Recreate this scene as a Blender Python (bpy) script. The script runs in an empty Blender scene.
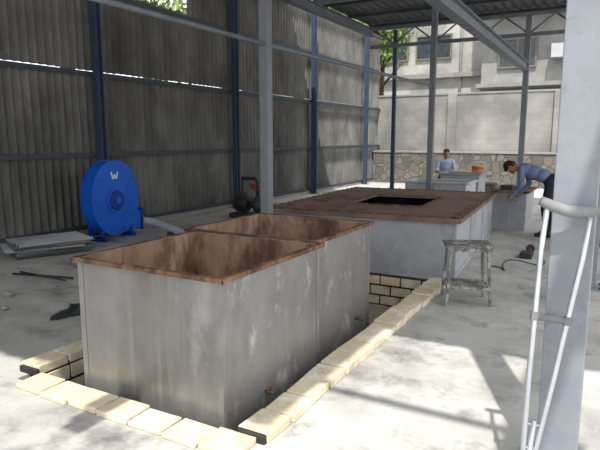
import bpy, bmesh, math, random
from mathutils import Vector, Matrix
random.seed(7)
sc=bpy.context.scene
sc.view_settings.view_transform='Standard'
sc.view_settings.look='None'
V=Vector
def lin(c):
    o=[]
    for v in c:
        v/=255.0
        o.append(v/12.92 if v<=0.04045 else ((v+0.055)/1.055)**2.4)
    return (o[0],o[1],o[2],1)
# ---------------------------------------------------------------- materials
def M(name,c1,c2=None,scale=4,rough=0.75,metal=0.0,bump=0.15,c3=None,scale3=1.2,t3=(0.5,0.65),stretch=(1,1,1),spec=0.4,bscale=30,t2=(0.35,0.65),c4=None,scale4=1.0,t4=(0.6,0.7),stretch4=(1,1,1),c5=None,scale5=1.0,t5=(.5,.7),stretch5=(1,1,1)):
    m=bpy.data.materials.new(name); m.use_nodes=True
    nt=m.node_tree; N=nt.nodes; L=nt.links
    b=N['Principled BSDF']
    b.inputs['Roughness'].default_value=rough
    b.inputs['Metallic'].default_value=metal
    b.inputs['Specular IOR Level'].default_value=spec
    tc=N.new('ShaderNodeTexCoord'); mp=N.new('ShaderNodeMapping')
    mp.inputs['Scale'].default_value=stretch
    L.new(tc.outputs['Object'],mp.inputs['Vector'])
    c2=c2 or tuple(max(0,v*0.85) for v in c1)
    n=N.new('ShaderNodeTexNoise'); n.inputs['Scale'].default_value=scale; n.inputs['Detail'].default_value=7
    n.inputs['Roughness'].default_value=0.65
    L.new(mp.outputs[0],n.inputs['Vector'])
    r=N.new('ShaderNodeValToRGB'); r.color_ramp.elements[0].position=t2[0]; r.color_ramp.elements[1].position=t2[1]
    r.color_ramp.elements[0].color=lin(c1); r.color_ramp.elements[1].color=lin(c2)
    L.new(n.outputs['Fac'],r.inputs['Fac'])
    out=r.outputs['Color']
    def layer(out,c,s,t,st,loc):
        n3=N.new('ShaderNodeTexNoise'); n3.inputs['Scale'].default_value=s; n3.inputs['Detail'].default_value=8; n3.inputs['Roughness'].default_value=0.7
        mp3=N.new('ShaderNodeMapping'); mp3.inputs['Location'].default_value=loc; mp3.inputs['Scale'].default_value=st
        L.new(tc.outputs['Object'],mp3.inputs['Vector']); L.new(mp3.outputs[0],n3.inputs['Vector'])
        r3=N.new('ShaderNodeValToRGB'); r3.color_ramp.elements[0].position=t[0]; r3.color_ramp.elements[1].position=t[1]
        L.new(n3.outputs['Fac'],r3.inputs['Fac'])
        mx=N.new('ShaderNodeMixRGB'); L.new(r3.outputs['Color'],mx.inputs['Fac'])
        L.new(out,mx.inputs['Color1']); mx.inputs['Color2'].default_value=lin(c)
        return mx.outputs['Color']
    if c3: out=layer(out,c3,scale3,t3,stretch,(3.7,1.3,9.1))
    if c5: out=layer(out,c5,scale5,t5,stretch5,(2.1,7.2,4.7))
    if c4: out=layer(out,c4,scale4,t4,stretch4,(8.1,5.2,1.7))
    L.new(out,b.inputs['Base Color'])
    if bump>0:
        nb=N.new('ShaderNodeTexNoise'); nb.inputs['Scale'].default_value=bscale; nb.inputs['Detail'].default_value=4
        L.new(tc.outputs['Object'],nb.inputs['Vector'])
        bp=N.new('ShaderNodeBump'); bp.inputs['Strength'].default_value=bump; bp.inputs['Distance'].default_value=0.01
        L.new(nb.outputs['Fac'],bp.inputs['Height']); L.new(bp.outputs['Normal'],b.inputs['Normal'])
    return m
def MStone(name):
    m=bpy.data.materials.new(name); m.use_nodes=True
    nt=m.node_tree; N=nt.nodes; L=nt.links; b=N['Principled BSDF']; b.inputs['Roughness'].default_value=0.9
    tc=N.new('ShaderNodeTexCoord'); v=N.new('ShaderNodeTexVoronoi'); v.feature='DISTANCE_TO_EDGE'; v.inputs['Scale'].default_value=3.6
    v2=N.new('ShaderNodeTexVoronoi'); v2.inputs['Scale'].default_value=3.6
    L.new(tc.outputs['Object'],v.inputs['Vector']); L.new(tc.outputs['Object'],v2.inputs['Vector'])
    bw=N.new('ShaderNodeRGBToBW'); L.new(v2.outputs['Color'],bw.inputs['Color'])
    r2=N.new('ShaderNodeValToRGB'); r2.color_ramp.elements[0].color=lin((84,80,75)); r2.color_ramp.elements[1].color=lin((124,119,110))
    L.new(bw.outputs[0],r2.inputs['Fac'])
    r=N.new('ShaderNodeValToRGB'); r.color_ramp.elements[0].position=0.02; r.color_ramp.elements[1].position=0.06
    L.new(v.outputs['Distance'],r.inputs['Fac'])
    mx=N.new('ShaderNodeMixRGB'); L.new(r.outputs['Color'],mx.inputs['Fac']); mx.inputs['Color1'].default_value=lin((74,70,65)); L.new(r2.outputs['Color'],mx.inputs['Color2'])
    L.new(mx.outputs['Color'],b.inputs['Base Color'])
    bp=N.new('ShaderNodeBump'); bp.inputs['Strength'].default_value=0.6; L.new(r.outputs['Color'],bp.inputs['Height']); L.new(bp.outputs['Normal'],b.inputs['Normal'])
    return m
def MBlock(name,c1,c2,mort,sc_=1.0):
    m=bpy.data.materials.new(name); m.use_nodes=True
    nt=m.node_tree; N=nt.nodes; L=nt.links; b=N['Principled BSDF']; b.inputs['Roughness'].default_value=0.9
    tc=N.new('ShaderNodeTexCoord'); sp=N.new('ShaderNodeSeparateXYZ'); cb=N.new('ShaderNodeCombineXYZ')
    L.new(tc.outputs['Object'],sp.inputs[0]); L.new(sp.outputs['X'],cb.inputs['X']); L.new(sp.outputs['Z'],cb.inputs['Y'])
    br=N.new('ShaderNodeTexBrick'); br.inputs['Scale'].default_value=sc_
    br.inputs['Brick Width'].default_value=0.4; br.inputs['Row Height'].default_value=0.2; br.inputs['Mortar Size'].default_value=0.008
    br.inputs['Color1'].default_value=lin(c1); br.inputs['Color2'].default_value=lin(c2); br.inputs['Mortar'].default_value=lin(mort)
    L.new(cb.outputs[0],br.inputs['Vector'])
    n=N.new('ShaderNodeTexNoise'); n.inputs['Scale'].default_value=0.6; n.inputs['Detail'].default_value=8; L.new(tc.outputs['Object'],n.inputs['Vector'])
    r=N.new('ShaderNodeValToRGB'); r.color_ramp.elements[0].position=0.4; r.color_ramp.elements[1].position=0.62
    r.color_ramp.elements[0].color=(0.5,0.5,0.5,1); r.color_ramp.elements[1].color=(1.1,1.08,1.05,1); L.new(n.outputs['Fac'],r.inputs['Fac'])
    mx=N.new('ShaderNodeMixRGB'); mx.blend_type='MULTIPLY'; mx.inputs['Fac'].default_value=0.8
    L.new(br.outputs['Color'],mx.inputs['Color1']); L.new(r.outputs['Color'],mx.inputs['Color2']); L.new(mx.outputs['Color'],b.inputs['Base Color'])
    return m
m_floor=M('concrete_floor',(172,170,165),(190,188,183),scale=2.2,rough=0.85,c3=(142,140,136),scale3=0.8,t3=(0.46,0.70),bump=0.12,spec=0.2,c4=(90,87,84),scale4=0.9,t4=(0.55,0.72),c5=(132,129,125),scale5=3.5,t5=(.54,.72))  # oil stain layer, also darkened in colour to stand in for shade at left
m_slab=M('pit_floor',(150,140,125),(175,165,148),scale=6,rough=0.9)
m_brick=M('cream_brick',(222,208,178),(202,187,156),scale=7,rough=0.9,c3=(232,224,208),scale3=5,bump=0.4,c4=(164,152,132),scale4=2.5,t4=(.57,.72))
m_mort=M('bitumen_mortar',(38,34,32),(60,54,50),scale=9,rough=0.9)
m_galv=M('galvanised_sheet',(132,131,130),(152,151,149),scale=2.6,rough=0.36,metal=0.5,c3=(116,113,109),scale3=1.5,t3=(0.48,0.74),stretch=(1.2,1.2,0.7),bump=0.02,c4=(196,195,192),scale4=4.2,t4=(0.55,0.68),stretch4=(1,1,0.6),c5=(144,143,141),scale5=3,t5=(.5,.66),stretch5=(7,7,.25))
m_galvf=M('galvanised_sheet_plain',(134,134,133),(152,151,150),scale=2.2,rough=0.36,metal=0.5,c3=(114,110,106),scale3=1.0,t3=(0.46,0.74),stretch=(1,1,0.7),bump=0.02,c4=(178,178,176),scale4=2.2,t4=(0.54,0.78),stretch4=(1,1,0.45),c5=(146,145,143),scale5=3,t5=(.5,.68),stretch5=(7,7,.2))
m_rust=M('rusty_steel',(106,74,56),(138,100,78),scale=10,rough=0.85,c3=(68,49,42),scale3=5,t3=(.46,.58),bump=0.3,c4=(152,124,104),scale4=3.3,t4=(.57,.67))
m_rustin=M('rusty_interior',(160,130,108),(126,94,74),scale=3,rough=0.85,c3=(92,64,50),scale3=2.2,t3=(.5,.62),bump=0.15,stretch=(1.2,1.2,.5),c4=(186,164,146),scale4=2.6,t4=(.52,.68),stretch4=(1.1,1.1,.45))
m_rusttop=M('rusty_top_plate',(108,86,74),(130,104,88),scale=3,rough=0.7,c3=(80,66,58),scale3=1.5,bump=0.15)
m_gray=M('gray_primer',(152,154,158),(168,170,173),scale=2,rough=0.6,c3=(130,132,136),scale3=0.9,bump=0.05)
m_lgray=M('light_gray_primer',(184,186,187),(168,170,172),scale=2,rough=0.6,bump=0.05)
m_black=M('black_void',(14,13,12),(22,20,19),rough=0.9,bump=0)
m_post=M('gray_painted_post',(122,126,134),(136,140,147),scale=3,rough=0.55,c3=(110,113,120),scale3=4,t3=(0.55,0.7),bump=0.05)
m_dpost=M('gray_steel_post',(104,108,114),(120,124,129),scale=3,rough=0.6,bump=0.05)
m_bpost=M('blue_painted_steel',(50,64,84),(62,76,96),scale=4,rough=0.6,bump=0.05)
m_girt=M('steel_girt',(66,72,80),(54,58,66),scale=4,rough=0.6,bump=0.05)
m_beam=M('steel_beam',(100,105,112),(118,123,130),scale=4,rough=0.6,bump=0.05)
m_corr=M('corrugated_sheet',(126,125,120),(96,95,91),scale=2.0,rough=0.9,c3=(68,67,64),scale3=0.55,t3=(0.42,0.7),stretch=(1,1,0.5),bump=0.1,spec=.2)
m_roof=M('roof_sheet',(84,86,88),(66,68,71),scale=1.5,rough=0.8,bump=0.05)
m_blue=M('blue_fan_paint',(8,80,184),(14,94,200),scale=3,rough=0.42,bump=0.02,spec=0.4)
m_dblue=M('dark_blue_paint',(8,46,120),(10,56,136),rough=0.45,bump=0.02)
m_white=M('white_paint',(225,225,225),(212,212,212),rough=0.5,bump=0)
m_alu=M('aluminium',(204,207,211),(190,193,198),scale=12,rough=0.35,metal=0.65,bump=0.02)
m_pad=M('gray_rubber',(128,128,130),(112,112,114),rough=0.85,bump=0.1)
m_stool=M('stool_steel',(116,117,112),(88,89,86),scale=14,rough=0.7,metal=0.1,c3=(166,164,158),scale3=9,t3=(0.5,0.58),bump=0.1)
m_red=M('red_paint',(158,36,28),(132,28,24),rough=0.5,bump=0)
m_brass=M('brass',(112,104,92),(94,88,76),rough=0.45,metal=0.7,bump=0)
m_dark=M('dark_metal',(46,46,48),(60,60,62),scale=6,rough=0.6,metal=0.2,bump=0.1)
m_stone=MStone('rubble_stone')
m_block=MBlock('plastered_block_wall',(156,154,150),(150,148,144),(144,142,138))
m_facade=MBlock('facade_brick',(176,175,170),(168,167,162),(154,152,147),1.6)
m_conc=M('raw_concrete',(148,147,144),(130,129,126),scale=2,rough=0.9)
m_glass=M('window_glass',(52,60,66),(70,78,82),rough=0.15,bump=0)
m_frame=M('window_frame',(120,112,98),(104,98,88),rough=0.6,bump=0)
m_leaf=M('leaf_green',(92,116,54),(124,146,76),scale=1.5,rough=0.6,bump=0)
m_bark=M('bark',(88,72,56),(66,54,42),scale=8,rough=0.9,bump=0.4)
m_ground=M('outer_ground',(172,166,154),(150,144,132),scale=1,rough=0.95)
m_skin=M('skin',(170,122,92),(158,110,82),scale=8,rough=0.6,bump=0)
m_hair=M('hair_black',(22,19,18),(34,30,28),scale=30,rough=0.7,bump=0.2)
m_shirtA=M('shirt_blue_gray',(88,102,130),(104,118,146),scale=5,rough=0.9,bump=0.1)
m_shirtB=M('shirt_pale_blue',(160,172,194),(178,190,208),scale=5,rough=0.9,bump=0.1)
m_pants=M('trousers_dark',(28,31,42),(38,42,54),scale=5,rough=0.9,bump=0.1)
m_shoe=M('shoe_black',(24,22,21),(34,31,29),rough=0.6,bump=0)
m_eye=M('eye_dark',(26,20,18),(30,24,20),rough=0.3,bump=0)
m_lip=M('lips',(138,84,72),(128,76,64),rough=0.5,bump=0)
m_orange=M('orange_plastic',(190,110,50),(172,92,38),rough=0.5,bump=0)
m_yellow=M('tan_plastic',(168,130,78),(150,112,64),rough=0.5,bump=0)
# ---------------------------------------------------------------- builder
class B:
    def __init__(s): s.bm=bmesh.new(); s.mats=[]
    def mi(s,m):
        if m not in s.mats: s.mats.append(m)
        return s.mats.index(m)
    def hexa(s,p,m):
        vs=[s.bm.verts.new(q) for q in p]
        for f in ((3,2,1,0),(4,5,6,7),(0,1,5,4),(1,2,6,5),(2,3,7,6),(3,0,4,7)):
            s.bm.faces.new([vs[i] for i in f]).material_index=s.mi(m)
    def box(s,a,b,m,R=None,o=None):
        p=[V((x,y,z)) for z in (a[2],b[2]) for x,y in ((a[0],a[1]),(b[0],a[1]),(b[0],b[1]),(a[0],b[1]))]
        if R is not None:
            o=V(o) if o is not None else (V(a)+V(b))/2
            p=[R@(q-o)+o for q in p]
        s.hexa(p,m)
    def tube(s,p0,p1,r0,m,r1=None,seg=12,caps=True,smooth=True):
        p0=V(p0);p1=V(p1); r1=r0 if r1 is None else r1
        d=(p1-p0).normalized(); a=d.orthogonal().normalized(); b=d.cross(a)
        A=[];C=[]
        for i in range(seg):
            t=2*math.pi*i/seg; u=a*math.cos(t)+b*math.sin(t)
            A.append(s.bm.verts.new(p0+u*r0)); C.append(s.bm.verts.new(p1+u*r1))
        k=s.mi(m)
        for i in range(seg):
            f=s.bm.faces.new((A[i],A[(i+1)%seg],C[(i+1)%seg],C[i])); f.material_index=k; f.smooth=smooth
        if caps:
            s.bm.faces.new(A[::-1]).material_index=k; s.bm.faces.new(C).material_index=k
    def path(s,pts,r,m,seg=10):
        pts=[V(p) for p in pts]; rings=[]; k=s.mi(m)
        ref=None
        for i,p in enumerate(pts):
            d=((pts[min(i+1,len(pts)-1)]-pts[max(i-1,0)])).normalized()
            if ref is None: ref=d.orthogonal().normalized()
            a=(ref-d*ref.dot(d)).normalized(); ref=a; b=d.cross(a)
            rr=r[i] if isinstance(r,(list,tuple)) else r
            rings.append([s.bm.verts.new(p+a*math.cos(2*math.pi*j/seg)*rr+b*math.sin(2*math.pi*j/seg)*rr) for j in range(seg)])
        for A,C in zip(rings,rings[1:]):
            for j in range(seg):
                f=s.bm.faces.new((A[j],A[(j+1)%seg],C[(j+1)%seg],C[j])); f.material_index=k; f.smooth=True
        s.bm.faces.new(rings[0][::-1]).material_index=k; s.bm.faces.new(rings[-1]).material_index=k
    def ell(s,c,r,m,R=None,seg=16):
        mat=Matrix.Translation(V(c))@(R.to_4x4() if R is not None else Matrix.Identity(4))@Matrix.Diagonal((r[0],r[1],r[2],1))
        g=bmesh.ops.create_uvsphere(s.bm,u_segments=seg,v_segments=seg//2+2,radius=1,matrix=mat); k=s.mi(m)
        for v in g['verts']:
            for f in v.link_faces: f.material_index=k; f.smooth=True
    def prism(s,poly,ax,a,b,m,smooth=False):
        def mk(p,t):
            q=list(p); q.insert(ax,t); return V(q)
        A=[s.bm.verts.new(mk(p,a)) for p in poly]; C=[s.bm.verts.new(mk(p,b)) for p in poly]; k=s.mi(m)
        n=len(poly)
        for i in range(n):
            f=s.bm.faces.new((A[i],A[(i+1)%n],C[(i+1)%n],C[i])); f.material_index=k; f.smooth=smooth
        s.bm.faces.new(A[::-1]).material_index=k; s.bm.faces.new(C).material_index=k
    def done(s,name,bevel=0,T=None,normals=True):
        if normals: bmesh.ops.recalc_face_normals(s.bm,faces=s.bm.faces[:])
        if T is not None: bmesh.ops.transform(s.bm,matrix=T,verts=s.bm.verts[:])
        co=[v.co for v in s.bm.verts]
        mn=V((min(c[i] for c in co) for i in range(3))); mx=V((max(c[i] for c in co) for i in range(3)))
        o=V(((mn.x+mx.x)/2,(mn.y+mx.y)/2,mn.z))
        bmesh.ops.translate(s.bm,vec=-o,verts=s.bm.verts[:])
        me=bpy.data.meshes.new(name); s.bm.to_mesh(me); s.bm.free()
        for m in s.mats: me.materials.append(m)
        ob=bpy.data.objects.new(name,me); ob.location=o; sc.collection.objects.link(ob)
        if bevel:
            md=ob.modifiers.new('bevel','BEVEL'); md.width=bevel; md.segments=2; md.limit_method='ANGLE'; md.angle_limit=0.7
        return ob
rz=lambda a: Matrix.Rotation(math.radians(a),3,'Z')
def rot_about(x,y,deg): return Matrix.Translation((x,y,0))@Matrix.Rotation(math.radians(deg),4,'Z')@Matrix.Translation((-x,-y,0))
# ---------------------------------------------------------------- camera
cd=bpy.data.cameras.new('camera'); cam=bpy.data.objects.new('camera',cd); sc.collection.objects.link(cam)
cam.location=(0,0,1.6); cam.rotation_euler=(math.radians(81.2),0,math.radians(29)); cd.lens=33.6; cd.sensor_width=36
cd.clip_start=0.05
sc.camera=cam
# ---------------------------------------------------------------- floor with pit
PX0,PX1,PY0,PY1,PZ=-3.3,-1.68,2.3,6.1,-0.36
b=B(); T=0.1
hx0,hx1,hy0,hy1=PX0-T,PX1+T,PY0-T,PY1+T
XL,XR,YN,YF=-7.75,9,-7,20
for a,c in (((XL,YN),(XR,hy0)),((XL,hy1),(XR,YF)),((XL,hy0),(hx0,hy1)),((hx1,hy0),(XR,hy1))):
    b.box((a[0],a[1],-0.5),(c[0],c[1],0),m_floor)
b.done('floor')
b=B(); b.box((-40,-30,-0.7),(40,60,-0.52),m_ground); b.done('ground')
# pit lining
b=B()
b.box((hx0+.01,hy0+.01,-0.49),(hx1-.01,hy1-.01,PZ-0.02),m_mort)
y=PY0; r=0
while y<PY1-0.02:
    x=PX0-(0.1 if r%2 else 0)
    while x<PX1-0.01:
        b.box((max(x,PX0)+.005,y+.005,PZ-.03),(min(x+.2,PX1)-.005,min(y+.1,PY1)-.005,PZ+random.uniform(-.004,.004)),m_slab)
        x+=.2
    y+=.1; r+=1
def lining(ax,fix,out,a0,a1):
    core0=fix+out*0.02; core1=fix+out*(T-.003)
    lo,hi=min(core0,core1),max(core0,core1)
    if ax=='x': b.box((lo,a0,PZ-.02),(hi,a1,-0.002),m_mort)
    else: b.box((a0,lo,PZ-.02),(a1,hi,-0.002),m_mort)
    h=0.12
    for k in range(3):
        z0=PZ+k*h; p=a0-(0.12 if k%2 else 0)
        while p<a1-0.02:
            q0=max(p,a0)+.011; q1=min(p+.25,a1)-.011
            if q1-q0>.03:
                j=random.uniform(-.004,.004); f0,f1=fix+j,fix+out*.05
                lo,hi=min(f0,f1),max(f0,f1)
                if ax=='x': b.box((lo,q0,z0+.013),(hi,q1,z0+h-.013),m_brick)
                else: b.box((q0,lo,z0+.013),(q1,hi,z0+h-.013),m_brick)
            p+=.25
lining('x',PX0,-1,PY0,PY1); lining('x',PX1,1,PY0,PY1); lining('y',PY0,-1,PX0,PX1); lining('y',PY1,1,PX0,PX1)
b.done('brick_pit_lining')
# curbs
b=B()
def curb(x0,y0,x1,y1,z1,along,step,z0=.001):
    p=(x0 if along=='x' else y0); e=(x1 if along=='x' else y1)
    while p<e-.05:
        q=min(p+step,e); j=[random.uniform(-.010,.010) for _ in range(4)]
        R=rz(random.uniform(-2.5,2.5))
        if along=='x': b.box((p+.007,y0+j[0],z0),(q-.007,y1+j[1],z1+j[2]*.9),m_brick,R)
        else: b.box((x0+j[0],p+.007,z0),(x1+j[1],q-.007,z1+j[2]*.9),m_brick,R)
        p=q
curb(PX0+.02,PY0-.2,-1.5,PY0-.005,.035,'x',.25)
curb(PX1+.005,PY0+.02,PX1+.2,PY1,.06,'y',.25)
curb(PX0-.2,PY0+.0,PX0-.005,3.6,.055,'y',.25)
b.box((PX1+.015,PY0+.01,0.0005),(PX1+.19,PY1,.02),m_mort)
b.box((PX0-.19,PY0,0.0005),(PX0-.015,3.6,.02),m_mort)
b.box((PX1+.01,PY0+.0,0.0005),(PX1+.19,PY0+.03,.05),m_mort)
b.box((PX0-.19,PY0-.02,0.0005),(PX0-.01,PY0+.01,.045),m_mort)
b.done('brick_curb',bevel=.006)
# ---------------------------------------------------------------- small tanks
def open_tank(x0,y0,x1,y1,z0,z1,valve_y):
    b=B(); t=.006
    b.box((x0,y0,z0),(x1,y0+t,z1),m_galvf); b.box((x0,y1-t,z0),(x1,y1,z1),m_galvf)
    b.box((x0,y0+t,z0),(x0+t,y1-t,z1),m_galv); b.box((x1-t,y0+t,z0),(x1,y1-t,z1),m_galv)
    e=.0015
    b.box((x0+t,y0+t,z0+.01),(x1-t,y0+t+e,z1-.003),m_rustin); b.box((x0+t,y1-t-e,z0+.01),(x1-t,y1-t,z1-.003),m_rustin)
    b.box((x0+t,y0+t+e,z0+.01),(x0+t+e,y1-t-e,z1-.003),m_rustin); b.box((x1-t-e,y0+t+e,z0+.01),(x1-t,y1-t-e,z1-.003),m_rustin)
    b.box((x0+t,y0+t,z0),(x1-t,y1-t,z0+.009),m_rustin)
    w=.032
    for (a,c) in (((x0-w,y0-w),(x1+w,y0+.004)),((x0-w,y1-.004),(x1+w,y1+w)),((x0-w,y0+.004),(x0+.004,y1-.004)),((x1-.004,y0+.004),(x1+w,y1-.004))):
        b.box((a[0],a[1],z1-.001),(c[0],c[1],z1+.005),m_rust)
    for (a,c) in (((x0-w,y0-w),(x1+w,y0-w+.005)),((x0-w,y0-w),(x0-w+.005,y1+w)),((x1+w-.005,y0-w),(x1+w,y1+w))):
        b.box((a[0],a[1],z1-.022),(c[0],c[1],z1-.0012),m_rust)
    for cx,sx in ((x0,1),(x1,-1)):
        for cy,sy in ((y0,1),(y1,-1)):
            b.box((min(cx-sx*.004,cx+sx*.04),min(cy-sy*.004,cy),z0),(max(cx-sx*.004,cx+sx*.04),max(cy-sy*.004,cy),z1-.03),m_galvf)
            b.box((min(cx-sx*.004,cx),min(cy,cy+sy*.04),z0),(max(cx-sx*.004,cx),max(cy,cy+sy*.04),z1-.03),m_galvf)
    b.box((x0-.012,y0-.012,z0-.0),(x1+.012,y1+.012,z0+.07),m_galvf)
    # valve
    vz=.03; b.tube((x1,valve_y,vz),(x1+.035,valve_y,vz),.012,m_brass); b.ell((x1+.045,valve_y,vz),(.018,.016,.017),m_brass)
    b.tube((x1+.045,valve_y,vz+.01),(x1+.045,valve_y,vz+.03),.006,m_brass)
    b.box((x1+.038,valve_y-.045,vz+.028),(x1+.050,valve_y+.01,vz+.034),m_red)
    b.tube((x1+.05,valve_y,vz),(x1+.072,valve_y,vz),.012,m_brass)
    return b.done('open_steel_tank')
open_tank(-2.93,2.37,-1.80,3.53,PZ+.006,.85,2.80)
open_tank(-3.06,3.61,-1.88,4.70,PZ+.006,.85,4.40)
# ---------------------------------------------------------------- big tank
def big_tank():
    b=B(); x0,y0,x1,y1,z1=-3.9,6.36,-1.5,9.75,.68
    t=.01
    b.box((x0,y0,0),(x1,y0+t,z1),m_gray); b.box((x0,y1-t,0),(x1,y1,z1),m_gray); b.box((x0,y0+t,0),(x0+t,y1-t,z1),m_gray); b.box((x1-t,y0+t,0),(x1,y1-t,z1),m_gray)
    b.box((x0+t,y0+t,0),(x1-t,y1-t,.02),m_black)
    hx0,hy0,hx1,hy1=-3.12,7.3,-2.12,8.55; o=.07
    for a,c in (((x0-o,y0-o),(x1+o,hy0)),((x0-o,hy1),(x1+o,y1+o)),((x0-o,hy0),(hx0,hy1)),((hx1,hy0),(x1+o,hy1))):
        b.box((a[0],a[1],z1),(c[0],c[1],z1+.02),m_rusttop)
    b.box((x0-o,y0-o,z1-.03),(x1+o,y0-o+.008,z1),m_rusttop); b.box((x1+o-.008,y0-o,z1-.03),(x1+o,y1+o,z1),m_rusttop)
    b.box((x0-o,y0-o,z1-.03),(x0-o+.008,y1+o,z1),m_rusttop)
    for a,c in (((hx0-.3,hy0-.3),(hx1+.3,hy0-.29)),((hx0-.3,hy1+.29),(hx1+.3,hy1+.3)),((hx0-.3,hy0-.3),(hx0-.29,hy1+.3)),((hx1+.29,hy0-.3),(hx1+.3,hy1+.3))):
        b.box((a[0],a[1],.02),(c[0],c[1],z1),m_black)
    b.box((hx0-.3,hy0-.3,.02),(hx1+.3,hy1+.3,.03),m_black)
    for a,c in (((hx0-.05,hy0-.05),(hx1+.05,hy0)),((hx0-.05,hy1),(hx1+.05,hy1+.05)),((hx0-.05,hy0),(hx0,hy1)),((hx1,hy0),(hx1+.05,hy1))):
        b.box((a[0],a[1],z1+.02),(c[0],c[1],z1+.032),m_rust)
    for xx in (x0-.0,x1-.06):
        b.box((xx,y0,z1+.02),(xx+.06,y1,z1+.028),m_rust)
    for yy in (y0-.0,y1-.06):
        b.box((x0,yy,z1+.02),(x1,yy+.06,z1+.028),m_rust)
    n=12
    for i in range(n+1):
        xx=x0+(x1-x0)*i/n
        for yy in (y0-.035,y1+.035): b.tube((xx,yy,z1+.018),(xx,yy,z1+.034),.013,m_dark,seg=6,smooth=False)
    n=16
    for i in range(n+1):
        yy=y0+(y1-y0)*i/n
        for xx in (x0-.035,x1+.035): b.tube((xx,yy,z1+.018),(xx,yy,z1+.034),.013,m_dark,seg=6,smooth=False)
    for f in (.0,.5,1.0):
        xx=x0+(x1-x0)*f; b.box((xx-.02,y0-.012,0),(xx+.02,y0,z1-.0),m_gray)
    for f in (0,.33,.66,1):
        yy=y0+(y1-y0)*f; b.box((x1,yy-.02,0),(x1+.012,yy+.02,z1),m_gray)
    b.box((x0-.015,y0-.015,0),(x1+.015,y0,.05),m_gray); b.box((x1,y0,0),(x1+.015,y1,.05),m_gray)
    b.box((-3.8,6.75,z1+.02),(-3.0,6.8,z1+.035),m_rust,rz(8)); b.box((-3.7,7.3,z1+.02),(-3.5,8.3,z1+.03),m_rust,rz(3))
    b.done('covered_steel_tank',T=rot_about(-1.45,6.3,3.5))
big_tank()
def rim_tank(x0,y0,x1,y1,z1,mat,rim):
    b=B(); t=.012
    b.box((x0,y0,0),(x1,y0+t,z1),mat); b.box((x0,y1-t,0),(x1,y1,z1),mat); b.box((x0,y0+t,0),(x0+t,y1-t,z1),mat); b.box((x1-t,y0+t,0),(x1,y1-t,z1),mat)
    b.box((x0+t,y0+t,z1-.15),(x1-t,y1-t,z1-.13),mat)
    o=.05
    for a,c in (((x0-o,y0-o),(x1+o,y0+.02)),((x0-o,y1-.02),(x1+o,y1+o)),((x0-o,y0),(x0+.02,y1)),((x1-.02,y0),(x1+o,y1))):
        b.box((a[0],a[1],z1-.001),(c[0],c[1],z1+.03),rim)
    b.box(((x0+x1)/2-.02,y0-.012,0),((x0+x1)/2+.02,y0,z1),mat)
    return b
b=rim_tank(-3.9,11.75,-2.6,12.7,.66,m_lgray,m_lgray); b.done('gray_steel_tank')
b=rim_tank(-3.6,13.5,-2.7,14.3,.74,m_gray,m_conc); b.done('gray_steel_tank')
b=rim_tank(-1.80,10.3,-1.25,11.4,.66,m_gray,m_rust)
b.box((-1.8,10.32,.67),(-1.24,10.8,.70),m_rusttop); b.box((-1.7,10.4,.7),(-1.5,10.6,.78),m_dark); b.done('small_steel_tank')
# ---------------------------------------------------------------- left wall
WX=-7.72
def corr_sheet(b,y0,y1,z0,z1,x,dx,m,ph=0.0,period=.146,amp=.03):
    n=int((y1-y0)/period*8); k=b.mi(m); prev=None
    for i in range(n+1):
        yy=y0+(y1-y0)*i/n; o=amp*math.sin(2*math.pi*yy/period+ph)
        pr=(b.bm.verts.new((x+o,yy,z0)),b.bm.verts.new((x+dx+o,yy,z1)))
        if prev:
            f=b.bm.faces.new((prev[0],pr[0],pr[1],prev[1])); f.material_index=k; f.smooth=True
        prev=pr
b=B()
yy=-7.0; i=0
while yy<20:
    y2=min(yy+1.02,20)
    for r,(z0,z1) in enumerate(((.06,1.335),(1.31,2.70),(2.712,4.08))):
        corr_sheet(b,yy-.03,y2+.02,z0+random.uniform(0,.010) ,z1,WX-.035+random.uniform(-.004,.004)+.002*(i%2),-.03 if r<2 else -.01,m_corr)
    if yy>9.3: 
        corr_sheet(b,yy-.03,y2+.02,4.07,5.3,WX-.035,-.02,m_corr)
    yy=y2; i+=1
b.done('wall_left',normals=False)
b=B(); b.box((WX-.15,-7,0.0005),(WX+.03,20,.08),m_conc)
b.done('trim_1')
b=B()
for z in (1.33,2.66,3.98):
    b.box((WX+.0,-7,z-.04),(WX+.05,20,z+.035),m_girt); b.box((WX+.05,-7,z-.045),(WX+.056,20,z+.0),m_girt)
for z in (5.2,): b.box((WX,9.3,z-.04),(WX+.05,20,z+.04),m_girt)
for z in (0.12,): b.box((WX+.0,-7,z-.03),(WX+.04,20,z+.03),m_girt)
b.done('wall_girts')
def hcol(x,y,z1,m,w=.12,z0=0):
    b=B(); h=w/2; t=.012
    b.box((x-h,y-h,z0+.012),(x+h,y-h+t,z1),m); b.box((x-h,y+h-t,z0+.012),(x+h,y+h,z1),m); b.box((x-t/2,y-h+t,z0+.012),(x+t/2,y+h-t,z1),m)
    b.box((x-w,y-w,z0),(x+w,y+w,z0+.012),m)
    return b
for y in (-1.1,2.85,6.75,10.65,14.5,18.4):
    hcol(WX+.14,y,5.3,m_bpost).done('wall_column')
def bcol(x,y,z1,m,w,name):
    b=B(); h=w/2
    b.box((x-h,y-h,.012),(x+h,y+h,z1),m); b.box((x-w,y-w,0),(x+w,y+w,.012),m)
    for sx,sy in ((1,1),(1,-1),(-1,1),(-1,-1)): b.tube((x+sx*w*.75,y+sy*w*.75,.012),(x+sx*w*.75,y+sy*w*.75,.035),.012,m_dark,seg=6)
    b.done(name,bevel=.006)
bcol(-.13,2.79,4.26,m_post,.175,'support_post')
bcol(-.13,6.7,4.26,m_post,.15,'support_post')
bcol(-.13,10.6,4.26,m_post,.15,'support_post')
bcol(-3.49,5.5,4.26,m_dpost,.11,'support_post')
bcol(-3.3,11.5,4.26,m_dpost,.11,'support_post')
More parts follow.
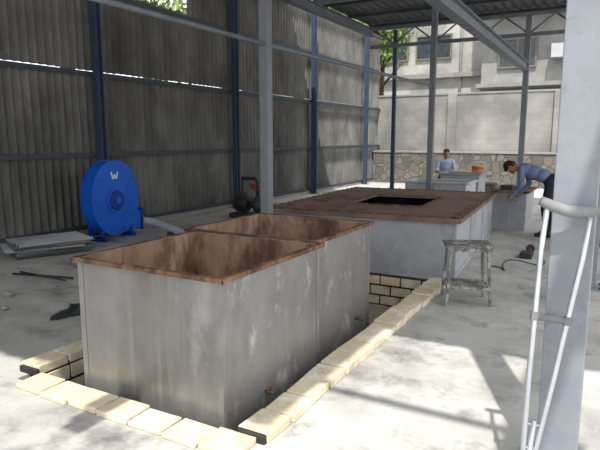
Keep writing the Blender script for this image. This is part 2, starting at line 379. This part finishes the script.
bcol(-4.95,13.85,4.26,m_bpost,.09,'support_post')
bcol(-1.84,13.8,4.26,m_dpost,.12,'support_post')
# roof structure and pipe rail
b=B()
b.tube((-3.49,1.0,2.64),(-3.49,5.44,2.64),.026,m_beam); b.tube((-3.49,5.56,2.64),(-3.3,11.44,2.64),.026,m_beam)  # pipe rail linking the middle posts, not a roof member
for x in (-5.5,-1.84,.6):
    z=3.17 if x==-1.84 else 4.2
    y1=13.73 if x==-1.84 else 13.7
    b.box((x-.075,0.3,z-.09),(x+.075,y1,z-.075),m_beam); b.box((x-.075,0.3,z+.075),(x+.075,y1,z+.09),m_beam); b.box((x-.01,0.3,z-.075),(x+.01,y1,z+.075),m_beam)
for y in (2.79,6.7,10.6,13.8):
    b.box((-5.6,y-.05,4.28),(.9,y+.05,4.36),m_beam)
y=.8
while y<14:
    b.box((-5.65,y-.025,4.36),(.95,y+.025,4.43),m_girt); y+=1.3
for i in range(6):
    x=-5.5+i*1.05; b.tube((x,13.8,4.3),(x+.52,13.8,3.9),.02,m_beam); b.tube((x+.52,13.8,3.9),(x+1.05,13.8,4.3),.02,m_beam)
b.box((-5.6,13.76,3.84),(.9,13.84,3.92),m_beam)
for y in (2.85,6.75,10.65): b.box((-7.6,y-.05,5.3),(-5.5,y+.05,5.4),m_beam); b.box((-5.57,y-.05,4.3),(-5.47,y+.05,5.3),m_beam)
b.done('roof_frame_and_rail')
b=B(); k=b.mi(m_roof)
def rsheet(x0,x1,y0,y1,z):
    prev=None; n=int((x1-x0)/.2*6)
    for i in range(n+1):
        x=x0+(x1-x0)*i/n; o=.02*math.sin(2*math.pi*x/.2)
        pr=(b.bm.verts.new((x,y0,z+o)),b.bm.verts.new((x,y1,z+o)))
        if prev: b.bm.faces.new((prev[0],pr[0],pr[1],prev[1])).material_index=k
        prev=pr
rsheet(-5.75,-.55,.1,14.1,4.46)
rsheet(-.55,1.25,1.9,14.1,4.465)  # near roof edge, out of view, set back to let sun onto the floor
rsheet(-7.9,-4.4,-7,13.2,5.43)  # added roof strip out of view, keeps light off left wall and floor
b.done('ceiling_and_shade_roof',normals=False)
# ---------------------------------------------------------------- back wall etc.
b=B(); b.box((-7.75,20,0),(9,20.25,3.1),m_block); b.box((-7.8,19.97,3.1),(9,20.28,3.16),m_conc)
for x in (-5,-1.6,2,5.5): b.box((x-.15,19.9,0),(x+.15,20,3.1),m_block)
b.done('wall_back')
b=B(); b.box((-7.7,19.45,0),(9,19.89,1.1),m_stone); b.box((-7.7,19.42,1.1),(9,19.89,1.16),m_conc); b.done('stone_plinth_wall')
def window(b,x,z,w,h,y):
    b.box((x,y-.06,z),(x+w,y-.02,z+h),m_glass)
    f=.07
    for a,c in (((x-f,z-f),(x+w+f,z)),((x-f,z+h),(x+w+f,z+h+f)),((x-f,z),(x,z+h)),((x+w,z),(x+w+f,z+h)),((x+w/2-.03,z),(x+w/2+.03,z+h))):
        b.box((a[0],y-.1,a[1]),(c[0],y-.01,c[1]),m_frame)
b=B(); Y=26
b.box((-18,Y,0),(-5.2,Y+5,11),m_facade)
for x in (-16,-13,-10.2,-8.2):
    for z in (2.2,5.2,8.2): window(b,x,z,1.5,.95,Y)
b.box((-18,Y-.25,4.3),(-5.2,Y,4.5),m_conc); b.box((-18,Y-.25,7.3),(-5.2,Y,7.5),m_conc)
b.tube((-6.2,Y-.1,0),(-6.2,Y-.1,10.8),.06,m_conc)
b.done('brick_building')
b=B(); Y=24
b.box((-4.9,Y,0),(10,Y+6,10),m_conc)
b.box((-4.9,Y-1.0,3.55),(10,Y,3.7),m_conc); b.box((-4.9,Y-1.0,6.5),(10,Y,6.7),m_conc)
for x in (-4.2,1.2,4.0,6.6):
    for z in (4.4,7.3): window(b,x,z,1.3,1.0,Y)
b.box((-2.3,Y-.5,4.6),(-1.75,Y-.0,5.1),m_lgray)
b.done('concrete_building')
# ---------------------------------------------------------------- trees
def tree(x,y,h,rad,n,zc):
    b=B()
    b.path([(x,y,-.52),(x+.1,y,1.5),(x-.05,y+.1,3),(x+.1,y,h*.7)],[.2,.17,.13,.06],m_bark)
    for i in range(7):
        a=random.uniform(0,6.28); z=random.uniform(2.6,h*.65)
        b.path([(x,y,z),(x+math.cos(a)*rad*.4,y+math.sin(a)*rad*.4,z+.6),(x+math.cos(a)*rad*.8,y+math.sin(a)*rad*.8,z+1.1)],[.07,.045,.015],m_bark,seg=6)
    k=b.mi(m_leaf)
    cl=[(V((random.gauss(0,.42),random.gauss(0,.42),random.gauss(0,.4)))) for _ in range(38)]
    for i in range(n):
        c=random.choice(cl); p=V((x+c.x*rad,y+c.y*rad,zc+c.z*rad))+V([random.gauss(0,.28) for _ in range(3)])
        u=V([random.gauss(0,1) for _ in range(3)]).normalized(); w=u.orthogonal().normalized()
        s=random.uniform(.06,.12)
        vs=[b.bm.verts.new(p+q) for q in (-u*s,w*s*.45,u*s,-w*s*.45)]
        b.bm.faces.new(vs).material_index=k
    b.done('tree',normals=False)
tree(-10.6,8.5,7,2.2,9000,5.2)
tree(-10.4,14.2,8,2.4,8000,6.2)
tree(-10.8,19.5,9,2.4,8000,6.8)
tree(-8.7,22.7,7.5,1.3,6000,6.0)
# ---------------------------------------------------------------- blower fan
def fan():
    b=B()
    poly=[(math.cos(a)*(.52),math.sin(a)*(.60)) for a in [2*math.pi*i/64 for i in range(64)]]
    b.prism(poly,0,-.1,.12,m_blue)
    poly2=[(y*1.04,z*1.04) for y,z in poly]
    b.prism(poly2,0,.12,.132,m_blue); b.prism(poly2,0,-.112,-.1,m_blue)
    b.box((-.09,.1,-.58),(.11,.62,-.26),m_blue); b.box((-.12,.60,-.61),(.14,.63,-.23),m_dblue)
    b.tube((.132,0,-.04),(.15,0,-.04),.22,m_blue,seg=32); b.tube((.15,0,-.04),(.165,0,-.04),.17,m_dblue,r1=.15,seg=32)
    b.tube((.165,0,-.04),(.19,0,-.04),.06,m_blue,seg=16)
    for i in range(10):
        a=2*math.pi*i/10; b.tube((.132,math.cos(a)*.47,math.sin(a)*.54),(.14,math.cos(a)*.47,math.sin(a)*.54),.014,m_dblue,seg=6)
    w=[(-.10,.43),(-.06,.31),(-.025,.39),(.01,.31),(.05,.43)]
    for (y0,z0),(y1,z1) in zip(w,w[1:]): b.tube((.135,y0,z0),(.135,y1,z1),.014,m_white,seg=6)
    for y in (-.33,.33):
        b.box((-.3,y-.03,-.68),(.2,y+.03,-.62),m_dblue)
        b.box((-.17,y-.03,-.64),(-.105,y+.03,-.35),m_dblue)
        b.box((.08,y-.03,-.64),(.125,y+.03,-.35),m_dblue)
    b.box((-.3,-.45,-.64),(-.24,.45,-.6),m_dblue)
    b.tube((-.112,0,0),(-.2,0,0),.12,m_dark,seg=20); b.tube((-.2,0,0),(-.36,0,0),.15,m_dblue,seg=20)
    T=Matrix.Translation((-7.0,6.35,.66))@Matrix.Rotation(math.radians(4),4,'Z')@Matrix.Scale(.96,4)
    b.done('centrifugal_blower',T=T)
fan()
b=B(); b.path([(-7.02,6.99,.22),(-6.95,7.15,.18),(-6.7,7.16,.14),(-5.5,6.55,.12),(-4.75,6.15,.12)],.06,m_lgray,seg=14)
b.tube((-5.53,6.565,.12),(-5.47,6.535,.12),.09,m_gray,seg=16)
for p in ((-6.3,6.95),(-5.2,6.38)): b.box((p[0]-.04,p[1]-.04,0),(p[0]+.04,p[1]+.04,.07),m_dark)
b.done('air_duct_pipe')
# pump machinery
b=B(); cx,cy=-6.45,9.4
b.box((cx-.3,cy-.2,0),(cx+.4,cy+.2,.1),m_dark); b.tube((cx-.25,cy,.28),(cx+.05,cy,.28),.14,m_dark,seg=20)
for i in range(6): b.tube((cx-.22+i*.045,cy,.28),(cx-.21+i*.045,cy,.28),.16,m_dark,seg=20)
b.tube((cx+.05,cy,.28),(cx+.2,cy,.28),.06,m_dark); b.ell((cx+.27,cy,.28),(.1,.17,.17),m_dark)
b.path([(cx+.27,cy,.42),(cx+.27,cy,.72),(cx+.22,cy,.8),(cx-.1,cy,.8)],.035,m_dark); b.tube((cx+.27,cy,.56),(cx+.27,cy,.6),.08,m_red)
b.tube((cx+.27,cy-.02,.66),(cx+.27,cy-.16,.66),.015,m_dark); b.tube((cx+.27,cy-.16,.66),(cx+.27,cy-.175,.66),.06,m_red,seg=18)
b.box((cx-.2,cy-.08,.4),(cx-.05,cy+.08,.52),m_dark)
b.tube((cx-.1,cy,.1),(cx-.1,cy,.8),.025,m_dark)
b.done('motor_pump')
b=B(); cx,cy=-5.6,11.6
for i in range(7):
    a=random.uniform(-25,25); y=cy+i*.09
    b.tube((cx-.9,y,.06+.02*(i%3)),(cx+.9,y+math.sin(math.radians(a))*.6,.06+.02*(i%3)),.03,random.choice([m_rust,m_gray,m_dark]))
b.box((cx-.7,cy+.0,0),(cx-.6,cy+.7,.03),m_dark); b.box((cx+.6,cy-.2,0),(cx+.7,cy+.9,.03),m_dark)
b.done('pipe_pile')
b=B(); cx,cy=-4.9,10.6
b.box((cx-.3,cy-.15,0),(cx+.3,cy+.15,.22),m_red); b.box((cx-.31,cy-.16,.22),(cx+.31,cy+.16,.25),m_dark); b.tube((cx-.2,cy,.32),(cx+.2,cy,.32),.012,m_dark); b.tube((cx-.2,cy,.25),(cx-.2,cy,.32),.01,m_dark); b.tube((cx+.2,cy,.25),(cx+.2,cy,.32),.01,m_dark)
b.done('toolbox')
# sheets pile on the left floor
b=B()
for i in range(6):
    prev=None; y0=5.15+random.uniform(-.06,.06); x0=-7.45+random.uniform(-.06,.06); n=60; ang=random.uniform(-6,6)
    for j in range(n+1):
        u=.75*j/n; o=.02*math.sin(2*math.pi*u/.15)
        pr=[]
        for L_ in (0,1.0):
            p=rz(ang-25)@V((u,L_,0)); pr.append(b.bm.verts.new((x0+p.x,y0+p.y-.35,.03+i*.03+o)))
        if prev:
            f=b.bm.faces.new((prev[0],pr[0],pr[1],prev[1])); f.material_index=b.mi(m_gray if i%2 else m_galvf); f.smooth=True
        prev=pr
b.box((-7.25,5.0,0),(-7.15,5.3,.012),m_dark)
b.done('corrugated_sheet_stack',normals=False)
b=B()
b.tube((-6.1,4.0,.02),(-5.3,4.2,.02),.012,m_dark,seg=8); b.tube((-6.1,4.1,.02),(-5.2,4.02,.046),.012,m_dark,seg=8)
b.done('steel_rods')
def rock(x,y,r):
    b=B(); bmesh.ops.create_icosphere(b.bm,subdivisions=3,radius=1)
    b.mi(m_conc)
    for v in b.bm.verts:
        n=1+.18*math.sin(v.co.x*4+x*9)*math.cos(v.co.y*5+y*3)+.1*math.sin(v.co.z*7+x)
        v.co=V((v.co.x*r*1.3*n,v.co.y*r*n,v.co.z*r*.6*n))
    z=min(v.co.z for v in b.bm.verts)
    for v in b.bm.verts: v.co+=V((x,y,-z))
    b.done('rubble_stone')
rock(-5.15,4.6,.07); rock(-5.3,3.4,.05); rock(-5.8,4.7,.08); rock(-4.6,4.6,.045); rock(-4.9,3.1,.035); rock(-4.0,4.3,.04)
b=B(); n=30; k=b.mi(m_dark); g={}
for i in range(n):
    for j in range(n):
        u=i/(n-1)-.5; v=j/(n-1)-.5; r=math.hypot(u,v)
        x=-4.25+u*.5*(1+.25*math.sin(9*v)); y=3.45+v*.55*(1+.25*math.cos(8*u)); z=.006+max(0,(.05*math.sin(14*u+3*v)*math.cos(12*v)+.04)*(1-1.8*r))
        g[i,j]=b.bm.verts.new((x,y,z))
for i in range(n-1):
    for j in range(n-1):
        a=math.atan2(j-14.5,i-14.5)
        if math.hypot(i-14.5,j-14.5)>12.5+1.8*math.sin(3*a+1)+1.2*math.sin(7*a): continue
        f=b.bm.faces.new((g[i,j],g[i+1,j],g[i+1,j+1],g[i,j+1])); f.material_index=k; f.smooth=True
for v in [v for v in b.bm.verts if not v.link_faces]: b.bm.verts.remove(v)
b.done('black_rag',normals=False)
# ---------------------------------------------------------------- stool
b=B(); h=.57; w=.2
tp=.165
for sx,sy in ((1,1),(1,-1),(-1,1),(-1,-1)):
    b.hexa([V((sx*w-.013,sy*w*.85-.013,0)),V((sx*w+.013,sy*w*.85-.013,0)),V((sx*w+.013,sy*w*.85+.013,0)),V((sx*w-.013,sy*w*.85+.013,0)),
            V((sx*tp-.013,sy*tp*.85-.013,h-.02)),V((sx*tp+.013,sy*tp*.85-.013,h-.02)),V((sx*tp+.013,sy*tp*.85+.013,h-.02)),V((sx*tp-.013,sy*tp*.85+.013,h-.02))],m_stool)
b.box((-.215,-.17,h-.02),(.215,.17,h),m_stool)
for s in (1,-1):
    b.box((-.2,s*.15-.004,h-.06),(.2,s*.15+.004,h-.02),m_stool); b.box((s*.18-.004,-.15,h-.06),(s*.18+.004,.15,h-.02),m_stool)
    ws=w-(w-tp)*.3; 
    b.box((-ws,s*ws*.85-.011,.155),(ws,s*ws*.85+.011,.178),m_stool); b.box((s*ws-.011,-ws*.85,.155),(s*ws+.011,ws*.85,.178),m_stool)
b.box((-.17,-.14,.178),(.17,.05,.186),m_stool)
b.done('metal_stool',T=Matrix.Translation((-1.18,5.52,0))@Matrix.Rotation(math.radians(22),4,'Z')@Matrix.Scale(1.03,4),bevel=.003)
# ---------------------------------------------------------------- crutch
def crutch():
    b=B(); H=1.34
    L=[(-.088,0,H-.02),(-.086,0,H-.2),(-.066,0,.86),(-.05,0,.6),(-.022,0,.26),(-.014,0,.2)]
    R=[(-x,y,z) for x,y,z in L]
    b.path(L,.0115,m_alu,seg=12); b.path(R,.0115,m_alu,seg=12)
    b.tube((0,0,.42),(0,0,.05),.0125,m_alu,seg=14); b.tube((0,0,.09),(0,0,.0),.018,m_pad,r1=.024,seg=16)
    b.tube((-.036,0,.40),(.036,0,.40),.007,m_alu); b.tube((-.026,0,.3),(.026,0,.3),.008,m_alu)
    gz=.86; b.tube((-.07,0,gz),(.07,0,gz),.006,m_alu); b.tube((-.054,0,gz),(.054,0,gz),.017,m_pad,seg=16)
    for s in (-1,1): b.box((s*.068-.014,-.015,gz-.018),(s*.068+.014,.015,gz+.018),m_pad)
    b.path([(-.12,0,H+.012),(-.09,0,H-.0),(0,0,H-.018),(.09,0,H-.005),(.118,0,H+.004)],[.018,.024,.025,.024,.018],m_pad,seg=14)
    for i in range(7): 
        b.tube((0,-.0145,.10+i*.03),(0,-.0118,.10+i*.03),.003,m_dark,seg=8)
    base=V((-.24,2.36,0)); top=V((-.145,2.625,1.31))
    z=(top-base).normalized(); x=V((.93,.36,0)); x=(x-z*x.dot(z)).normalized(); y=z.cross(x)
    Mx=Matrix((x,y,z)).transposed().to_4x4(); Mx.translation=base
    b.done('crutch',T=Mx)
crutch()
b=B(); pts=[]
for i in range(50):
    t=i/49; pts.append((-1.28+.55*t+.12*math.sin(9*t),7.0+.9*t+.2*math.cos(11*t),.008))
b.path(pts,.006,m_dark,seg=6); b.done('extension_cable')
b=B(); b.box((-1.0,7.9,0),(-.85,8.15,.07),m_dark); b.tube((-.92,8.15,.045),(-.92,8.36,.045),.03,m_dark); b.tube((-.92,8.36,.06),(-.92,8.38,.06),.06,m_rust,seg=20); b.done('angle_grinder')
b=B(); x,y=-.0,9.6
b.tube((x,y,0),(x,y,.88),.28,m_dark,seg=32)
for z in (.015,.3,.58,.865): b.tube((x,y,z-.012),(x,y,z+.014),.29,m_dark,seg=32)
b.tube((x-.1,y,.88),(x-.1,y,.9),.035,m_dark); b.done('oil_drum')
b=B(); b.box((-4.55,15.15,0),(-2.6,15.6,.42),m_stone); b.box((-4.6,15.1,.42),(-2.55,15.65,.48),m_conc); b.done('stone_bench',bevel=.01)
b=B(); x,y=-3.1,15.35
b.tube((x,y,.48),(x,y,.82),.15,m_orange,r1=.16,seg=24); b.tube((x,y,.82),(x,y,.88),.165,m_yellow,seg=24); b.tube((x,y-.15,.54),(x,y-.19,.54),.015,m_white)
b.path([(x-.16,y,.8),(x-.17,y,.95),(x,y,1.0),(x+.17,y,.95),(x+.16,y,.8)],.012,m_white,seg=8); b.done('water_cooler_jug')
# ---------------------------------------------------------------- people
class Body:
    def __init__(s): s.p=[]
    def cap(s,a,c,ra,rc,m): s.p.append(('c',V(a),V(c),ra,rc,m))
    def ell(s,c,r,m,R=None): s.p.append(('e',V(c),V(r),R or Matrix.Identity(3),0,m))
    def dist(s,q,k):
        t=s.p[k]
        if t[0]=='c':
            a,c=t[1],t[2]; d=c-a; u=max(0,min(1,(q-a).dot(d)/max(d.length_squared,1e-9))); return (q-(a+d*u)).length-(t[3]+(t[4]-t[3])*u)
        l=t[3].transposed()@(q-t[1]); r=t[2]
        return (V((l.x/r.x,l.y/r.y,l.z/r.z)).length-1)*min(r)
    def build(s,name,T,voxel=.006):
        bm=bmesh.new()
        for t in s.p:
            if t[0]=='e':
                mat=Matrix.Translation(t[1])@t[3].to_4x4()@Matrix.Diagonal((t[2].x,t[2].y,t[2].z,1))
                bmesh.ops.create_uvsphere(bm,u_segments=20,v_segments=14,radius=1,matrix=mat)
            else:
                a,c,ra,rc=t[1],t[2],t[3],t[4]; d=(c-a).normalized(); x=d.orthogonal().normalized(); y=d.cross(x); seg=16
                rows=[]
                for j in range(5):
                    th=math.pi/2*(j/4); rows.append((a-d*ra*math.cos(th),ra*math.sin(th)))
                for j in range(5):
                    th=math.pi/2*(j/4); rows.append((c+d*rc*math.sin(th),rc*math.cos(th)))
                ring=[]
                for (o,r) in rows[1:-1]:
                    ring.append([bm.verts.new(o+x*math.cos(2*math.pi*i/seg)*r+y*math.sin(2*math.pi*i/seg)*r) for i in range(seg)])
                v0=bm.verts.new(rows[0][0]); v1=bm.verts.new(rows[-1][0])
                for A,C in zip(ring,ring[1:]):
                    for i in range(seg): bm.faces.new((A[i],A[(i+1)%seg],C[(i+1)%seg],C[i]))
                for i in range(seg):
                    bm.faces.new((v0,ring[0][(i+1)%seg],ring[0][i])); bm.faces.new((v1,ring[-1][i],ring[-1][(i+1)%seg]))
        me=bpy.data.meshes.new(name+'_src'); bm.to_mesh(me); bm.free()
        tmp=bpy.data.objects.new(name+'_src',me); sc.collection.objects.link(tmp)
        md=tmp.modifiers.new('r','REMESH'); md.mode='VOXEL'; md.voxel_size=voxel
        sm=tmp.modifiers.new('s','SMOOTH'); sm.iterations=3; sm.factor=.5
        dg=bpy.context.evaluated_depsgraph_get(); dg.update()
        res=bpy.data.meshes.new_from_object(tmp.evaluated_get(dg)); res.name=name
        bpy.data.objects.remove(tmp)
        mats=[]
        for t in s.p:
            if t[5] not in mats: mats.append(t[5])
        res.materials.clear()
        for m in mats: res.materials.append(m)
        idx=[mats.index(t[5]) for t in s.p]
        for f in res.polygons:
            q=f.center; best=min(range(len(s.p)),key=lambda k:s.dist(q,k)); f.material_index=idx[best]; f.use_smooth=True
        res.transform(T)
        ob=bpy.data.objects.new(name,res); sc.collection.objects.link(ob)
        return ob
def hand(P,W,d,n,side,curl=22,m=None):
    m=m or m_skin
    d=V(d).normalized(); n=V(n); n=(n-d*n.dot(d)).normalized(); s=d.cross(n).normalized()
    R=Matrix((s,d,n)).transposed()
    P.ell(W+d*.05,(.043,.055,.017),m,R)
    P.cap(W-d*.02,W+d*.02,.026,.028,m)
    for i,(L,) in enumerate(((.066,),(.078,),(.072,),(.056,))):
        o=(-.031+.0207*i)*side; p=W+d*.088+s*o; dd=(d+s*o*2.2).normalized()
        a=0
        for k,f in enumerate((.42,.32,.26)):
            a+=math.radians(curl*(.6+.4*k)); v=(dd*math.cos(a)+n*math.sin(a))
            q=p+v*L*f; P.cap(p,q,.0085-.0007*k,.0078-.0007*k,m); p=q
    p=W+d*.025-s*.032*side; v=(d*.72-s*.62*side+n*.3).normalized(); q=p+v*.04; P.cap(p,q,.012,.0105,m)
    v=(d*.85-s*.3*side+n*.42).normalized(); P.cap(q,q+v*.032,.0102,.0085,m)
def head(P,c,up,fw,hair=True):
    up=V(up).normalized(); fw=V(fw); fw=(fw-up*fw.dot(up)).normalized(); rt=fw.cross(up).normalized()
    R=Matrix((rt,fw,up)).transposed(); L=lambda x,y,z: V(c)+rt*x+fw*y+up*z
    P.ell(L(0,-.008,.03),(.074,.092,.088),m_skin,R)
    P.ell(L(0,.018,-.035),(.058,.066,.078),m_skin,R)
    P.ell(L(0,.048,-.088),(.026,.022,.02),m_skin,R)
    P.ell(L(0,.076,.022),(.05,.014,.012),m_skin,R)
    P.cap(L(0,.084,.01),L(0,.104,-.03),.009,.014,m_skin)
    for s in (-1,1):
        P.ell(L(s*.03,.078,.0),(.013,.011,.008),m_eye,R)
        P.ell(L(s*.03,.083,.02),(.018,.008,.0055),m_hair,R)
        P.ell(L(s*.077,-.004,-.01),(.01,.02,.032),m_skin,R)
        P.ell(L(s*.036,.058,-.03),(.022,.02,.022),m_skin,R)
    P.ell(L(0,.083,-.06),(.024,.010,.0065),m_lip,R); P.ell(L(0,.088,-.047),(.026,.007,.006),m_hair,R)
    P.ell(L(0,-.022,.048),(.083,.095,.088),m_hair,R); P.ell(L(0,-.05,.0),(.076,.06,.075),m_hair,R)
    P.ell(L(0,.045,.088),(.055,.04,.03),m_hair,R)
def arm(P,S,E,W,sleeve,short,d,n,side,curl=22):
    P.cap(S,E,.056,.044,sleeve)
    if short:
        P.cap(E,W,.041,.027,m_skin)
    else:
        P.cap(E,W,.044,.034,sleeve)
    hand(P,V(W),d,n,side,curl)
def leg(P,H,K,A,toe):
    P.cap(H,K,.088,.058,m_pants); P.cap(K,A,.06,.046,m_pants)
    P.cap(V(A)-V((0,0,.02)),V(A)-V((0,0,.045)),.043,.04,m_shoe)
    f=(V(toe)-V(A)); f.z=0; f.normalize(); a=V((A[0],A[1],.038))
    P.cap(a-f*.045,a+f*.09,.038,.036,m_shoe); P.cap(a+f*.09,a+f*.16-V((0,0,.006)),.037,.03,m_shoe)
P=Body()
hipc=V((0,-.04,.90)); 
for s in (-1,1):
    leg(P,(s*.095,-.05,.88),(s*.11,.02,.48),(s*.12,-.04,.09),(s*.14,.2,0))
P.ell(hipc,(.165,.13,.13),m_pants)
P.ell((0,-.06,.93),(.15,.12,.11),m_pants)
spd=V((0,.93,.32)).normalized(); sp0=hipc+V((0,.02,.05)); Rt=Matrix((V((1,0,0)),spd,V((1,0,0)).cross(spd))).transposed()
P.ell(sp0+spd*.13,(.152,.17,.115),m_shirtA,Rt)
P.ell(sp0+spd*.28,(.17,.17,.125),m_shirtA,Rt)
P.ell(sp0+spd*.40,(.18,.13,.115),m_shirtA,Rt)
sh=sp0+spd*.45
for s in (-1,1):
    S=sh+V((s*.175,0,-.01)); P.cap(sh+V((s*.05,0,.02)),S,.065,.062,m_shirtA)
    E=S+V((s*.03,-.03,-.25)); W=E+V((-s*.05,.14,-.16)); 
    arm(P,S,E,W,m_shirtA,False,(-s*.15,.75,-.45),(-s*.5,.1,-.8),s,24)
nk=sh+spd*.1+V((0,0,.0)); P.cap(sh+spd*.02,nk+spd*.03,.06,.052,m_skin); P.cap(sh+spd*.0,sh+spd*.045,.075,.064,m_shirtA)
hup=V((0,.95,.02)).normalized()
head(P,nk+hup*.125+V((0,0,-.015)),hup,(0,.1,-1))
T=Matrix.Translation((-.87,9.95,0))@Matrix.Rotation(math.radians(80),4,'Z')
P.build('man',T)
P=Body(); sz=.48
for s in (-1,1):
    leg(P,(s*.095,-.02,sz+.09),(s*.16,.42,sz+.05),(s*.15,.40,.09),(s*.18,.7,0))
P.ell((0,-.04,sz+.115),(.17,.14,.112),m_pants)
P.ell((0,-.03,sz+.24),(.155,.12,.15),m_shirtB); P.ell((0,.0,sz+.38),(.168,.12,.15),m_shirtB); P.ell((0,.02,sz+.47),(.172,.105,.09),m_shirtB)
sh=V((0,.02,sz+.52))
for s in (-1,1):
    S=sh+V((s*.18,0,-.02)); P.cap(sh+V((s*.05,0,.005)),S,.06,.06,m_shirtB)
    E=S+V((s*.06,.10,-.25)); W=V((s*.10,.34,sz+.20)); arm(P,S,E,W,m_shirtB,True,(-s*.35,.8,-.15),(-s*.2,.1,-1),s,20)
P.cap(sh+V((0,0,.0)),sh+V((0,.02,.09)),.062,.052,m_skin); P.cap(sh,sh+V((0,.005,.03)),.078,.066,m_shirtB)
head(P,sh+V((0,.045,.19)),(0,.12,1),(.1,1,-.1))
T=Matrix.Translation((-3.93,15.24,0))@Matrix.Rotation(math.radians(194),4,'Z')
P.build('man',T)
# ---------------------------------------------------------------- light
w=bpy.data.worlds.new('world'); sc.world=w; w.use_nodes=True
bg=w.node_tree.nodes['Background']; bg.inputs['Color'].default_value=(0.93,0.96,1.0,1); bg.inputs['Strength'].default_value=2.0
sd=bpy.data.lights.new('sun','SUN'); sd.energy=5.6; sd.angle=math.radians(0.8); sd.color=(1,.97,.92)
so=bpy.data.objects.new('sun',sd); sc.collection.objects.link(so); so.location=(2,-6,12)
d=V((-.22,.52,-1)); so.rotation_euler=d.to_track_quat('-Z','Y').to_euler()
